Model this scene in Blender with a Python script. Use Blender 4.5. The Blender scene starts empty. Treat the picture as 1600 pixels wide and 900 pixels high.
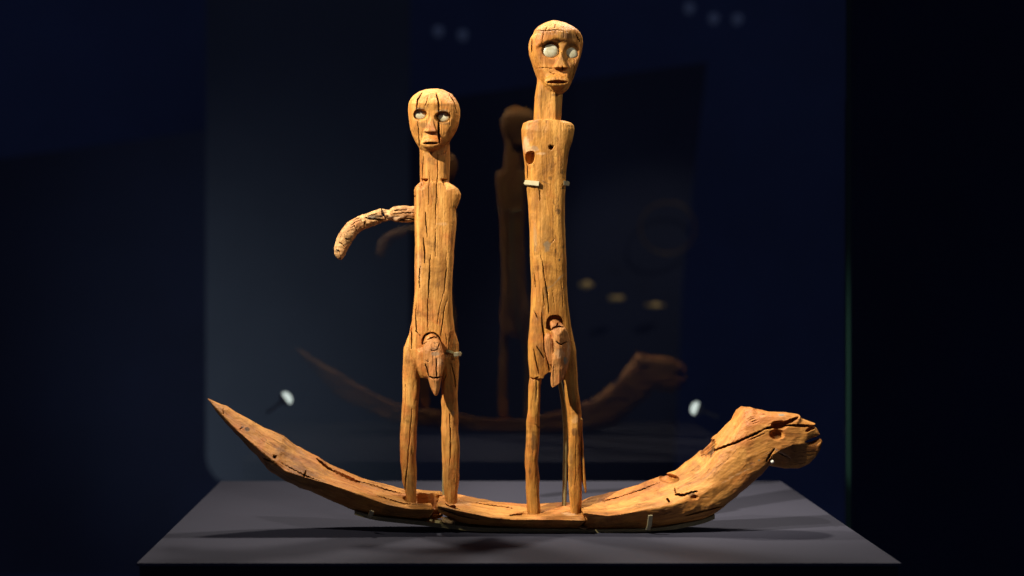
import bpy, bmesh, math, random
import numpy as np
from mathutils import Vector

# ------------------------------------------------------------------ measures
# Figure plane: 1900 photo pixels = 1 m, 1.2 m in front of the lens.
D = 1.2
S = 1900.0
FPX = 2280.0
CX, CY = 705.0, 402.0
HC = 0.225
G = 1.535                      # distance of the glass behind the plinth

def W(x, y, w=0.0):
    """pixel of the figure plane plus depth towards the viewer -> metres"""
    return Vector(((x - CX) / S, D - w / S, HC - (y - CY) / S))

def at(px, py, Y):
    return Vector(((px - CX) / FPX * Y, Y, HC - (py - CY) / FPX * Y))

scene = bpy.context.scene
col = scene.collection

# ------------------------------------------------------------------ camera
cam = bpy.data.cameras.new('camera')
cam.sensor_width = 36
cam.lens = 36 * FPX / 1600
cam.shift_x = (800 - CX) / 1600
cam.shift_y = -(450 - CY) / 1600
cam.clip_start = 0.05
cam.clip_end = 60
cam.dof.use_dof = True
cam.dof.focus_distance = D - 0.012
cam.dof.aperture_fstop = 4.0
camo = bpy.data.objects.new('camera', cam)
camo.location = (0, 0, HC)
camo.rotation_euler = (math.radians(90), 0, 0)
col.objects.link(camo)
scene.camera = camo

# ------------------------------------------------------------------ world: the dim blue gallery
world = bpy.data.worlds.new('World')
scene.world = world
world.use_nodes = True
bg = world.node_tree.nodes['Background']
bg.inputs[0].default_value = (0.36, 0.44, 0.92, 1)
bg.inputs[1].default_value = 0.042

# ------------------------------------------------------------------ lights
def spot(name, loc, target, power, size_deg, blend, radius, color):
    l = bpy.data.lights.new(name, 'SPOT')
    l.energy = power
    l.spot_size = math.radians(size_deg)
    l.spot_blend = blend
    l.shadow_soft_size = radius
    l.color = color
    o = bpy.data.objects.new(name, l)
    o.location = loc
    d = Vector(target) - Vector(loc)
    o.rotation_euler = d.to_track_quat('-Z', 'Y').to_euler()
    col.objects.link(o)
    return o

WARM = (1.0, 0.90, 0.74)
spot('case_spot_front_left', (-0.64, 0.66, 0.92), (0.005, 1.2, 0.275), 118, 22.5, 0.65, 0.010, WARM)
spot('case_spot_front_right', (0.50, 0.60, 0.82), (0.04, 1.2, 0.28), 7, 22, 0.7, 0.010, WARM)
spot('case_spot_prow', (0.10, 0.72, 0.90), (0.26, 1.2, 0.070), 18, 16, 0.9, 0.010, WARM)
spot('case_spot_stern', (-0.42, 0.72, 0.90), (-0.13, 1.2, 0.070), 14, 16, 0.9, 0.010, WARM)
spot('case_spot_back_left', (-0.16, 1.40, 0.90), (-0.10, 1.19, 0.0), 19, 64, 0.4, 0.034, WARM)
spot('case_spot_back_right', (0.26, 1.40, 0.88), (0.18, 1.19, 0.0), 21, 64, 0.4, 0.034, WARM)
# added unseen lamps: one brightens the grey panel, one the gold behind the case
spot('added_panel_wash', (-1.0, 2.0, -0.40), (-0.60, 2.9, -0.12), 11.0, 60, 1.0, 0.05, (0.70, 0.80, 1.0))
spot('added_gold_spot', (0.75, 2.3, 1.1), (0.38, 3.17, 0.14), 9, 26, 0.8, 0.02, WARM)

scene.view_settings.view_transform = 'Standard'
scene.view_settings.look = 'None'
scene.view_settings.exposure = 0.0
scene.view_settings.gamma = 1.0
scene.view_settings.use_curve_mapping = False
scene.render.engine = 'CYCLES'

# ------------------------------------------------------------------ object helpers
def tag(o, label=None, cat=None, group=None, kind=None):
    if label: o['label'] = label
    if cat: o['category'] = cat
    if group: o['group'] = group
    if kind: o['kind'] = kind
    return o

def empty(name, loc):
    o = bpy.data.objects.new(name, None)
    o.location = loc
    o.empty_display_size = 0.02
    col.objects.link(o)
    return o

def link(name, me, mat, parent=None, loc=None):
    me.materials.append(mat)
    o = bpy.data.objects.new(name, me)
    col.objects.link(o)
    if parent is not None:
        o.parent = parent
    if loc is not None:
        o.location = loc
    return o

def bm_obj(name, bm, mat, parent=None, loc=None, smooth=False):
    bmesh.ops.recalc_face_normals(bm, faces=bm.faces)
    me = bpy.data.meshes.new(name)
    bm.to_mesh(me)
    bm.free()
    if smooth:
        me.polygons.foreach_set('use_smooth', [True] * len(me.polygons))
    return link(name, me, mat, parent, loc)

def box_bm(lo, hi, bevel=0.0, seg=2):
    bm = bmesh.new()
    bmesh.ops.create_cube(bm, size=1)
    for v in bm.verts:
        v.co = Vector([lo[i] + (v.co[i] + 0.5) * (hi[i] - lo[i]) for i in range(3)])
    if bevel:
        bmesh.ops.bevel(bm, geom=list(bm.edges), offset=bevel, segments=seg, affect='EDGES', profile=0.6)
    return bm

def tube_bm(pts, rads, n=14):
    bm = bmesh.new()
    pts = [Vector(p) for p in pts]
    rings = []
    up = Vector((0.13, 0.97, 0.2)).normalized()
    for i, p in enumerate(pts):
        a = pts[max(i - 1, 0)]; b = pts[min(i + 1, len(pts) - 1)]
        t = (b - a).normalized()
        u = t.cross(up).normalized(); v = t.cross(u).normalized()
        r = rads[i] if hasattr(rads, '__len__') else rads
        rings.append([bm.verts.new(p + (u * math.cos(2 * math.pi * k / n) + v * math.sin(2 * math.pi * k / n)) * r) for k in range(n)])
    for a, b in zip(rings, rings[1:]):
        for k in range(n):
            bm.faces.new((a[k], a[(k + 1) % n], b[(k + 1) % n], b[k]))
    bm.faces.new(rings[0]); bm.faces.new(rings[-1][::-1])
    return bm

def sweep_bm(path, half_depth, thick, bevel=0.0006):
    """flat strip following (x, y) pixels in the figure plane"""
    bm = bmesh.new()
    rows = []
    for x, y in path:
        q = []
        for (dw, dy) in ((half_depth, 0), (half_depth, thick), (-half_depth, thick), (-half_depth, 0)):
            q.append(bm.verts.new(W(x, y + dy, dw)))
        rows.append(q)
    for a, b in zip(rows, rows[1:]):
        for k in range(4):
            bm.faces.new((a[k], a[(k + 1) % 4], b[(k + 1) % 4], b[k]))
    bm.faces.new(rows[0]); bm.faces.new(rows[-1][::-1])
    return bm

# ------------------------------------------------------------------ numpy noise
def _hash(i, j, k, seed):
    n = (i * 374761393 + j * 668265263 + k * 2147483647 + seed * 974634777) & 0xFFFFFFFF
    n = ((n ^ (n >> 13)) * 1274126177) & 0xFFFFFFFF
    n = n ^ (n >> 16)
    return (n & 0xFFFFFF).astype(np.float64) / float(0xFFFFFF)

def vnoise(x, y, z, seed=0):
    xi = np.floor(x).astype(np.int64); yi = np.floor(y).astype(np.int64); zi = np.floor(z).astype(np.int64)
    fx = x - xi; fy = y - yi; fz = z - zi
    fx = fx * fx * (3 - 2 * fx); fy = fy * fy * (3 - 2 * fy); fz = fz * fz * (3 - 2 * fz)
    r = 0
    for a in (0, 1):
        for b in (0, 1):
            for c in (0, 1):
                r = r + _hash(xi + a, yi + b, zi + c, seed) * (fx if a else 1 - fx) * (fy if b else 1 - fy) * (fz if c else 1 - fz)
    return r * 2 - 1

def worley(x, y, seed=0):
    xi = np.floor(x).astype(np.int64); yi = np.floor(y).astype(np.int64)
    best = np.full(x.shape, 9.0)
    for a in (-1, 0, 1):
        for b in (-1, 0, 1):
            cx = xi + a + _hash(xi + a, yi + b, xi * 0, seed)
            cy = yi + b + _hash(xi + a, yi + b, xi * 0 + 7, seed)
            best = np.minimum(best, (x - cx) ** 2 + (y - cy) ** 2)
    return best

# ------------------------------------------------------------------ sculpting volume
class Vol:
    def __init__(self, x0, x1, y0, y1, w0, w1, h):
        self.h = h
        self.o = (x0, y0, w0)
        self.x = np.arange(x0, x1, h, dtype=np.float32)
        self.y = np.arange(y0, y1, h, dtype=np.float32)
        self.w = np.arange(w0, w1, h, dtype=np.float32)
        self.F = np.full((len(self.x), len(self.y), len(self.w)), 20.0, np.float32)

    def sub(self, bb):
        x0, x1, y0, y1, w0, w1 = bb
        def rng(a, lo, hi):
            i = int(np.searchsorted(a, lo)); j = int(np.searchsorted(a, hi))
            return slice(i, max(j, i))
        sx, sy, sw = rng(self.x, x0, x1), rng(self.y, y0, y1), rng(self.w, w0, w1)
        return (sx, sy, sw), self.x[sx][:, None, None], self.y[sy][None, :, None], self.w[sw][None, None, :]

    def add(self, fn, bb=(-1e4, 1e4, -1e4, 1e4, -1e4, 1e4), k=0):
        s, x, y, w = self.sub(bb)
        if self.F[s].size == 0: return
        f = fn(x, y, w)
        self.F[s] = smin(self.F[s], f, k)

    def cut(self, fn, bb=(-1e4, 1e4, -1e4, 1e4, -1e4, 1e4), k=0):
        """fn < 0 is taken away"""
        s, x, y, w = self.sub(bb)
        if self.F[s].size == 0: return
        f = fn(x, y, w)
        self.F[s] = -smin(-self.F[s], f, k)

def amax(fs):
    r = fs[0]
    for f in fs[1:]:
        r = np.maximum(r, f)
    return r

def smin(a, b, k):
    if not hasattr(k, 'shape') and not k:
        return np.minimum(a, b)
    h = np.clip(0.5 + 0.5 * (b - a) / k, 0, 1)
    return b * (1 - h) + a * h - k * h * (1 - h)

def smax(a, b, k):
    return -smin(-a, -b, k)

def seg_dist(px, py, pts, hw=None):
    """distance to a polyline minus a tapering half width"""
    pts = np.array(pts, float)
    L = np.concatenate([[0], np.cumsum(np.hypot(*np.diff(pts, axis=0).T))])
    best = None
    for i in range(len(pts) - 1):
        a, b = pts[i], pts[i + 1]
        d = b - a
        t = np.clip(((px - a[0]) * d[0] + (py - a[1]) * d[1]) / (d @ d + 1e-9), 0, 1)
        dist = np.hypot(px - a[0] - t * d[0], py - a[1] - t * d[1])
        if hw is not None:
            s = (L[i] + t * (L[i + 1] - L[i])) / L[-1]
            dist = dist - hw * (0.35 + 0.65 * np.sqrt(np.clip(np.sin(np.pi * s), 0, 1)))
        best = dist if best is None else np.minimum(best, dist)
    return best

def poly_sdf(x, y, pts):
    pts = np.array(pts, float)
    n = len(pts)
    d = np.full(np.broadcast(x, y).shape, 1e9)
    inside = np.zeros(d.shape, bool)
    for i in range(n):
        a, b = pts[i], pts[(i + 1) % n]
        e = b - a
        t = np.clip(((x - a[0]) * e[0] + (y - a[1]) * e[1]) / (e @ e + 1e-9), 0, 1)
        d = np.minimum(d, (x - a[0] - t * e[0]) ** 2 + (y - a[1] - t * e[1]) ** 2)
        c = ((a[1] <= y) & (b[1] > y)) | ((b[1] <= y) & (a[1] > y))
        with np.errstate(divide='ignore', invalid='ignore'):
            xc = a[0] + (y - a[1]) / (e[1] if abs(e[1]) > 1e-9 else 1e-9) * e[0]
        inside ^= c & (x < xc)
    d = np.sqrt(d)
    return np.where(inside, -d, d).astype(np.float32)

def smooth_poly(pts, it=1):
    pts = np.array(pts, float)
    for _ in range(it):
        nx = np.roll(pts, -1, axis=0)
        q = np.empty((len(pts) * 2, 2))
        q[0::2] = pts * 0.75 + nx * 0.25
        q[1::2] = pts * 0.25 + nx * 0.75
        pts = q
    return pts

def extrude(pts, T, R, wc=0.0):
    """rounded extrusion of an outline; T, R numbers or functions of (x, y)"""
    def fn(x, y, w):
        s = poly_sdf(x[:, :, 0] + 0 * y[:, :, 0], y[:, :, 0] + 0 * x[:, :, 0], pts)[:, :, None]
        t = T(x, y) if callable(T) else T
        r = R(x, y) if callable(R) else R
        c = wc(x, y) if callable(wc) else wc
        a = s + r
        b = np.abs(w - c) - t + r
        return (np.minimum(np.maximum(a, b), 0) + np.hypot(np.maximum(a, 0), np.maximum(b, 0)) - r).astype(np.float32)
    return fn

def loft(left, right, front, back, n=3.0, ends=None):
    """column between traced left and right edges, lists of (y, x); front/back lists of (y, depth)"""
    ly, lx = zip(*left); ry, rx = zip(*right)
    fy, fv = zip(*front); by, bv = zip(*back)
    y0, y1 = ends
    def fn(x, y, w):
        L = np.interp(y, ly, lx); Rr = np.interp(y, ry, rx)
        f = np.interp(y, fy, fv); b = np.interp(y, by, bv)
        c = (L + Rr) / 2; a = (Rr - L) / 2
        m = (f - b) / 2; hd = (f + b) / 2
        u = np.abs(x - c) / a; v = np.abs(w - m) / hd
        q = (u ** n + v ** n) ** (1 / n)
        d = (q - 1) * np.minimum(a, hd)
        e = np.maximum(y0 - y, y - y1)
        return np.maximum(d, e).astype(np.float32)
    return fn

def ell(c, r):
    def fn(x, y, w):
        q = np.sqrt(((x - c[0]) / r[0]) ** 2 + ((y - c[1]) / r[1]) ** 2 + ((w - c[2]) / r[2]) ** 2)
        return ((q - 1) * min(r)).astype(np.float32)
    return fn

def fr(x, y, w):
    """where a point this deep shows in the figure plane"""
    k = FPX / (FPX - w)
    return CX + (x - CX) * k, CY + (y - CY) * k

def crack(v, pts, hw, w0=4.0, wig=0.7, seed=0, w1=200):
    xs = [p[0] for p in pts]; ys = [p[1] for p in pts]
    m = hw + 6
    def fn(x, y, w):
        px, py = fr(x, y, w)
        px = px + wig * 0.75 * (np.sin(py * 0.17 + seed) + 0.45 * np.sin(py * 0.61 + seed * 2.1) + 0.3 * np.sin(py * 1.9 + seed))
        py = py + wig * 0.5 * np.sin(px * 0.9 + seed)
        return np.maximum(np.maximum(seg_dist(px, py, pts, hw), w0 - w), w - w1).astype(np.float32)
    v.cut(fn, (min(xs) - m, max(xs) + m, min(ys) - m - 6, max(ys) + m + 6, w0 - 2, w1 + 2))

def surface_nets(v):
    F = v.F
    ins = F < 0
    nx, ny, nz = F.shape
    act = np.zeros((nx - 1, ny - 1, nz - 1), np.uint8)
    for a in (0, 1):
        for b in (0, 1):
            for c in (0, 1):
                act += ins[a:nx - 1 + a, b:ny - 1 + b, c:nz - 1 + c]
    am = (act > 0) & (act < 8)
    I, J, K = np.nonzero(am)
    idx = np.full(am.shape, -1, np.int32)
    idx[I, J, K] = np.arange(len(I), dtype=np.int32)
    acc = np.zeros((len(I), 3)); cnt = np.zeros(len(I))
    cor = [(a, b, c) for a in (0, 1) for b in (0, 1) for c in (0, 1)]
    val = {c: F[I + c[0], J + c[1], K + c[2]].astype(np.float64) for c in cor}
    for c in cor:
        for ax in range(3):
            if c[ax]: continue
            e = list(c); e[ax] = 1; e = tuple(e)
            va, vb = val[c], val[e]
            m = (va < 0) != (vb < 0)
            t = np.where(m, va / np.where(m, va - vb, 1), 0)
            for q in range(3):
                acc[:, q] += np.where(m, c[q] + (t if q == ax else 0), 0)
            cnt += m
    P = acc / cnt[:, None]
    P = (P + np.stack([I, J, K], 1)) * v.h + np.array(v.o)
    quads = []
    for ax in range(3):
        sl0 = [slice(None)] * 3; sl1 = [slice(None)] * 3
        sl0[ax] = slice(0, -1); sl1[ax] = slice(1, None)
        ch = ins[tuple(sl0)] != ins[tuple(sl1)]
        E = np.stack(np.nonzero(ch), 1)
        o1, o2 = (ax + 1) % 3, (ax + 2) % 3
        ok = (E[:, o1] > 0) & (E[:, o2] > 0)
        lim = np.array(F.shape) - 1
        ok &= (E[:, o1] < lim[o1]) & (E[:, o2] < lim[o2])
        E = E[ok]
        def cell(d1, d2):
            c = E.copy(); c[:, o1] += d1; c[:, o2] += d2
            return idx[c[:, 0], c[:, 1], c[:, 2]]
        q = np.stack([cell(-1, -1), cell(0, -1), cell(0, 0), cell(-1, 0)], 1)
        neg = ~ins[E[:, 0], E[:, 1], E[:, 2]]
        q[neg] = q[neg][:, ::-1]
        quads.append(q)
    return P, np.concatenate(quads)

def keep_biggest(P, Q):
    """drop small floating crumbs"""
    n = len(P)
    lab = np.arange(n)
    while True:
        m = lab[Q].min(axis=1)
        new = lab.copy()
        for k in range(4):
            np.minimum.at(new, Q[:, k], m)
        new = new[new]; new = new[new]
        if (new == lab).all(): break
        lab = new
    u, c = np.unique(lab, return_counts=True)
    good = np.isin(lab, u[c > 400])
    mp = np.cumsum(good) - 1
    Q = Q[good[Q].all(axis=1)]
    return P[good], mp[Q]

def vert_normals(P, Q):
    n = np.cross(P[Q[:, 2]] - P[Q[:, 0]], P[Q[:, 3]] - P[Q[:, 1]])
    N = np.zeros_like(P)
    for k in range(4):
        for q in range(3):
            N[:, q] += np.bincount(Q[:, k], n[:, q], len(P))
    return N / (np.linalg.norm(N, axis=1)[:, None] + 1e-9)

def sculpt(name, v, mat, parent, disp=None, grain=None, stains_shade=(), seed=0):
    P, Q = surface_nets(v)
    P, Q = keep_biggest(P, Q)
    N = vert_normals(P, Q)
    # make sure normals look outwards in pixel space
    if (P * N).sum() - (P.mean(0) * N).sum() < 0:
        Q = Q[:, ::-1]; N = -N
    if disp is not None:
        P = P + N * disp(P, N)[:, None]
    base = parent.location
    X = np.empty_like(P)
    X[:, 0] = (P[:, 0] - CX) / S - base.x
    X[:, 1] = D - P[:, 2] / S - base.y
    X[:, 2] = HC - (P[:, 1] - CY) / S - base.z
    Q = Q[:, ::-1]                       # the mapping mirrors
    me = bpy.data.meshes.new(name)
    me.vertices.add(len(X))
    me.vertices.foreach_set('co', X.astype(np.float32).ravel())
    me.loops.add(Q.size)
    me.loops.foreach_set('vertex_index', Q.astype(np.int32).ravel())
    me.polygons.add(len(Q))
    me.polygons.foreach_set('loop_start', np.arange(0, Q.size, 4, dtype=np.int32))
    me.polygons.foreach_set('loop_total', np.full(len(Q), 4, np.int32))
    me.polygons.foreach_set('use_smooth', np.ones(len(Q), bool))
    me.update(calc_edges=True)
    me.validate()
    g = grain(P) if grain else np.stack([P[:, 0], P[:, 1] * 0.07, P[:, 2]], 1)
    a = me.attributes.new('grain', 'FLOAT_VECTOR', 'POINT')
    a.data.foreach_set('vector', g.astype(np.float32).ravel())
    st = np.zeros((len(P), 4), np.float32); st[:, 3] = 1
    px, py = fr(P[:, 0], P[:, 1], P[:, 2])
    nz = vnoise(P[:, 0] * 0.22, P[:, 1] * 0.16, P[:, 2] * 0.2, seed) + 0.6 * vnoise(P[:, 0] * 0.6, P[:, 1] * 0.4, P[:, 2] * 0.6, seed + 1)
    for s in stains_shade:
        ch = 'rgb'.index(s[0])
        front = P[:, 2] > -10
        if s[1] == 'e':
            _, _, cx, cy, rx, ry, amt = s
            q = ((px - cx) / rx) ** 2 + ((py - cy) / ry) ** 2
            m = np.clip((1 - q) * 1.6 + nz * 0.9, 0, 1) * (q < 1.8) * amt
        else:
            _, _, pts, hw, amt = s
            dd = seg_dist(px + 0.8 * np.sin(py * .6), py, pts, hw)
            m = np.clip(0.5 - dd / 1.2, 0, 1) * amt * np.clip(0.8 + nz * 0.8, 0, 1)
        st[:, ch] = np.maximum(st[:, ch], m * front)
    a = me.attributes.new('stain_shade', 'FLOAT_COLOR', 'POINT')
    a.data.foreach_set('color', st.ravel())
    return link(name, me, mat, parent)

# ------------------------------------------------------------------ materials
def new_mat(name):
    m = bpy.data.materials.new(name)
    m.use_nodes = True
    nt = m.node_tree
    for n in list(nt.nodes):
        if n.type != 'OUTPUT_MATERIAL' and n.type != 'BSDF_PRINCIPLED':
            nt.nodes.remove(n)
    return m, nt, nt.nodes['Principled BSDF']

def ramp(nt, src, stops):
    r = nt.nodes.new('ShaderNodeValToRGB')
    e = r.color_ramp.elements
    while len(e) < len(stops): e.new(0.5)
    for k, (p, c) in enumerate(stops):
        e[k].position = p
        e[k].color = c if len(c) == 4 else (*c, 1)
    nt.links.new(src, r.inputs[0])
    return r.outputs[0]

def noise(nt, vec, scale, detail=4, rough=0.55, dist=0.0):
    n = nt.nodes.new('ShaderNodeTexNoise')
    n.inputs['Scale'].default_value = scale
    n.inputs['Detail'].default_value = detail
    n.inputs['Roughness'].default_value = rough
    n.inputs['Distortion'].default_value = dist
    if vec is not None: nt.links.new(vec, n.inputs['Vector'])
    return n.outputs['Fac']

def mix(nt, fac, a, b, mode='MIX'):
    n = nt.nodes.new('ShaderNodeMix')
    n.data_type = 'RGBA'; n.blend_type = mode
    for sock, val in ((n.inputs['Factor'], fac), (n.inputs['A'], a), (n.inputs['B'], b)):
        if isinstance(val, (int, float)): sock.default_value = val
        elif isinstance(val, tuple): sock.default_value = val if len(val) == 4 else (*val, 1)
        else: nt.links.new(val, sock)
    return n.outputs['Result']

def math_n(nt, op, a, b):
    n = nt.nodes.new('ShaderNodeMath'); n.operation = op
    for i, val in enumerate((a, b)):
        if isinstance(val, (int, float)): n.inputs[i].default_value = val
        else: nt.links.new(val, n.inputs[i])
    return n.outputs[0]

def wood(name, lo, mid, hi, red, red_amt=0.5, dark_amt=0.75, rough=0.5):
    m, nt, b = new_mat(name)
    ga = nt.nodes.new('ShaderNodeAttribute'); ga.attribute_name = 'grain'
    gv = ga.outputs['Vector']
    tc = nt.nodes.new('ShaderNodeTexCoord'); ov = tc.outputs['Object']
    streak = noise(nt, gv, 0.19, 7, 0.72, 0.3)
    broad = noise(nt, gv, 0.055, 5, 0.6, 0.5)
    c = ramp(nt, streak, [(0.33, lo), (0.5, mid), (0.66, hi)])
    c2 = ramp(nt, broad, [(0.36, lo), (0.52, mid), (0.64, hi)])
    c = mix(nt, 0.6, c, c2)
    # reddish blotches
    bl = ramp(nt, noise(nt, ov, 42, 3, 0.6, 0.6), [(0.47, (0, 0, 0)), (0.62, (1, 1, 1))])
    c = mix(nt, math_n(nt, 'MULTIPLY', bl, red_amt), c, red)
    # brown handling patina, patchy
    pt = ramp(nt, noise(nt, ov, 30, 7, 0.68, 0.8), [(0.50, (0, 0, 0)), (0.66, (1, 1, 1))])
    c = mix(nt, math_n(nt, 'MULTIPLY', pt, 0.68), c, tuple(v * 0.45 for v in lo))
    # paler worn patches
    wp = ramp(nt, noise(nt, gv, 0.042, 6, 0.7, 0.9), [(0.54, (0, 0, 0)), (0.66, (1, 1, 1))])
    c = mix(nt, math_n(nt, 'MULTIPLY', wp, 0.5), c, tuple(min(1, v * 1.12) for v in hi))
    # thin dark grain lines
    dk = ramp(nt, noise(nt, gv, 0.36, 4, 0.65, 0.25), [(0.60, (0, 0, 0)), (0.68, (1, 1, 1))])
    c = mix(nt, math_n(nt, 'MULTIPLY', dk, dark_amt), c, (lo[0] * 0.22, lo[1] * 0.2, lo[2] * 0.22))
    # small dark pits
    pits = ramp(nt, noise(nt, ov, 520, 2, 0.5), [(0.70, (0, 0, 0)), (0.76, (1, 1, 1))])
    zone = ramp(nt, noise(nt, ov, 60, 2, 0.5), [(0.46, (0, 0, 0)), (0.60, (1, 1, 1))])
    c = mix(nt, math_n(nt, 'MULTIPLY', math_n(nt, 'MULTIPLY', pits, zone), 0.8), c, (0.035, 0.022, 0.013))
    # stains with shade of hollows and sides painted in
    sa = nt.nodes.new('ShaderNodeAttribute'); sa.attribute_name = 'stain_shade'
    sp = nt.nodes.new('ShaderNodeSeparateColor'); nt.links.new(sa.outputs['Color'], sp.inputs[0])
    c = mix(nt, sp.outputs[2], c, (0.72, 0.45, 0.24))
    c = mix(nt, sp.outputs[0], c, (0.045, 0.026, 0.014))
    c = mix(nt, sp.outputs[1], c, (0.20, 0.20, 0.15))
    nt.links.new(c, b.inputs['Base Color'])
    rr = ramp(nt, broad, [(0.3, (rough - 0.08,) * 3), (0.7, (rough + 0.14,) * 3)])
    nt.links.new(rr, b.inputs['Roughness'])
    b.inputs['Specular IOR Level'].default_value = 0.32
    bump = nt.nodes.new('ShaderNodeBump')
    bump.inputs['Strength'].default_value = 0.8
    bump.inputs['Distance'].default_value = 0.0009
    hsum = math_n(nt, 'SUBTRACT', math_n(nt, 'ADD', streak, math_n(nt, 'MULTIPLY', noise(nt, ov, 330, 4, 0.6), 0.35)), math_n(nt, 'MULTIPLY', dk, 0.4))
    nt.links.new(hsum, bump.inputs['Height'])
    nt.links.new(bump.outputs[0], b.inputs['Normal'])
    return m

M = {}
M['figure'] = wood('carved_yew', (0.30, 0.108, 0.020), (0.58, 0.258, 0.052), (0.74, 0.385, 0.098), (0.53, 0.170, 0.036), 0.68, 0.45, 0.48)
M['figure_tall'] = wood('carved_yew_amber', (0.27, 0.100, 0.016), (0.55, 0.245, 0.043), (0.69, 0.350, 0.077), (0.45, 0.145, 0.026), 0.62, 0.5, 0.46)
M['boat'] = wood('carved_yew_boat', (0.27, 0.092, 0.018), (0.55, 0.232, 0.048), (0.70, 0.335, 0.084), (0.46, 0.145, 0.036), 0.6, 0.5, 0.5)
M['arm'] = wood('weathered_yew', (0.30, 0.135, 0.045), (0.55, 0.29, 0.10), (0.70, 0.44, 0.20), (0.46, 0.16, 0.05), 0.5, 0.85, 0.6)
M['peg'] = wood('peg_wood', (0.27, 0.095, 0.022), (0.51, 0.215, 0.056), (0.65, 0.32, 0.10), (0.54, 0.175, 0.055), 0.6, 0.7, 0.5)

def simple(name, c, rough=0.5, metal=0.0, var=0.0, scale=200, bump=0.0):
    m, nt, b = new_mat(name)
    tc = nt.nodes.new('ShaderNodeTexCoord')
    f = noise(nt, tc.outputs['Object'], scale, 5, 0.6)
    cc = ramp(nt, f, [(0.3, tuple(max(0, v * (1 - var)) for v in c)), (0.7, tuple(v * (1 + var) for v in c))])
    nt.links.new(cc, b.inputs['Base Color'])
    b.inputs['Roughness'].default_value = rough
    b.inputs['Metallic'].default_value = metal
    if bump:
        bn = nt.nodes.new('ShaderNodeBump'); bn.inputs['Strength'].default_value = bump; bn.inputs['Distance'].default_value = 0.0004
        nt.links.new(f, bn.inputs['Height']); nt.links.new(bn.outputs[0], b.inputs['Normal'])
    return m

M['mount'] = simple('painted_brass', (0.24, 0.20, 0.085), 0.5, 0.0, 0.2, 300, 0.1)
M['clip'] = simple('padded_clip', (0.42, 0.37, 0.22), 0.55, 0.0, 0.12, 400, 0.1)
M['filler'] = simple('pale_filler', (0.30, 0.19, 0.08), 0.7, 0.0, 0.6, 420, 0.6)
M['pin'] = simple('white_pin', (0.8, 0.78, 0.7), 0.25)
M['black'] = simple('shade_black_base', (0.004, 0.004, 0.006), 0.7, 0, 0.2, 60)  # the plinth front is unlit; its shade is put into this black

# quartz pebbles
m, nt, b = new_mat('quartz_pebble')
tc = nt.nodes.new('ShaderNodeTexCoord')
c = ramp(nt, noise(nt, tc.outputs['Object'], 260, 5, 0.65, 0.5), [(0.3, (0.30, 0.26, 0.14)), (0.5, (0.49, 0.46, 0.31)), (0.72, (0.60, 0.58, 0.44))])
vein = ramp(nt, noise(nt, tc.outputs['Object'], 420, 3, 0.6, 1.2), [(0.60, (0, 0, 0)), (0.68, (1, 1, 1))])
c = mix(nt, math_n(nt, 'MULTIPLY', vein, 0.35), c, (0.33, 0.27, 0.15))
nt.links.new(c, b.inputs['Base Color'])
b.inputs['Roughness'].default_value = 0.33
b.inputs['Subsurface Weight'].default_value = 0.15
b.inputs['Subsurface Radius'].default_value = (0.002, 0.002, 0.0015)
M['quartz'] = m

# plinth: charcoal laminated board with a fine speckle
m, nt, b = new_mat('charcoal_board')
tc = nt.nodes.new('ShaderNodeTexCoord')
ov = tc.outputs['Object']
f1 = noise(nt, ov, 900, 3, 0.7)
f2 = noise(nt, ov, 9, 5, 0.6, 0.5)
c = ramp(nt, f1, [(0.3, (0.026, 0.0265, 0.043)), (0.55, (0.042, 0.0425, 0.064)), (0.8, (0.066, 0.066, 0.090))])
c = mix(nt, math_n(nt, 'MULTIPLY', ramp(nt, f2, [(0.4, (0, 0, 0)), (0.7, (1, 1, 1))]), 0.22), c, (0.054, 0.054, 0.078))
dust = ramp(nt, noise(nt, ov, 1500, 1, 0.5), [(0.765, (0, 0, 0)), (0.785, (1, 1, 1))])
c = mix(nt, math_n(nt, 'MULTIPLY', dust, 0.35), c, (0.3, 0.29, 0.28))
nt.links.new(c, b.inputs['Base Color'])
b.inputs['Roughness'].default_value = 0.62
b.inputs['Specular IOR Level'].default_value = 0.25
bn = nt.nodes.new('ShaderNodeBump'); bn.inputs['Strength'].default_value = 0.25; bn.inputs['Distance'].default_value = 0.0003
nt.links.new(f1, bn.inputs['Height']); nt.links.new(bn.outputs[0], b.inputs['Normal'])
M['plinth'] = m

# glass pane: clear with Fresnel reflection on each face
def glass(name, tint, ior=1.5):
    m = bpy.data.materials.new(name); m.use_nodes = True
    nt = m.node_tree
    nt.nodes.remove(nt.nodes['Principled BSDF'])
    out = nt.nodes['Material Output']
    tr = nt.nodes.new('ShaderNodeBsdfTransparent'); tr.inputs[0].default_value = (*tint, 1)
    gl = nt.nodes.new('ShaderNodeBsdfGlossy'); gl.inputs['Roughness'].default_value = 0.0
    fs = nt.nodes.new('ShaderNodeFresnel'); fs.inputs['IOR'].default_value = ior
    ms = nt.nodes.new('ShaderNodeMixShader')
    nt.links.new(fs.outputs[0], ms.inputs[0]); nt.links.new(tr.outputs[0], ms.inputs[1]); nt.links.new(gl.outputs[0], ms.inputs[2])
    nt.links.new(ms.outputs[0], out.inputs[0])
    return m
M['glass'] = glass('clear_glass', (0.97, 0.985, 0.975))
M['glass_edge'] = simple('green_glass_edge', (0.010, 0.030, 0.024), 0.2)
M['navy'] = simple('navy_wall_paint', (0.062, 0.100, 0.23), 0.8, 0, 0.25, 1.3)
M['dark_board'] = simple('black_display_board', (0.013, 0.019, 0.052), 0.8, 0, 0.2, 4)
M['haze_board'] = simple('grey_haze', (0.10, 0.115, 0.13), 0.8, 0, 0.12, 3)
M['gold'] = simple('old_gold', (0.80, 0.55, 0.20), 0.4, 0.4, 0.15, 80)

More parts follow.
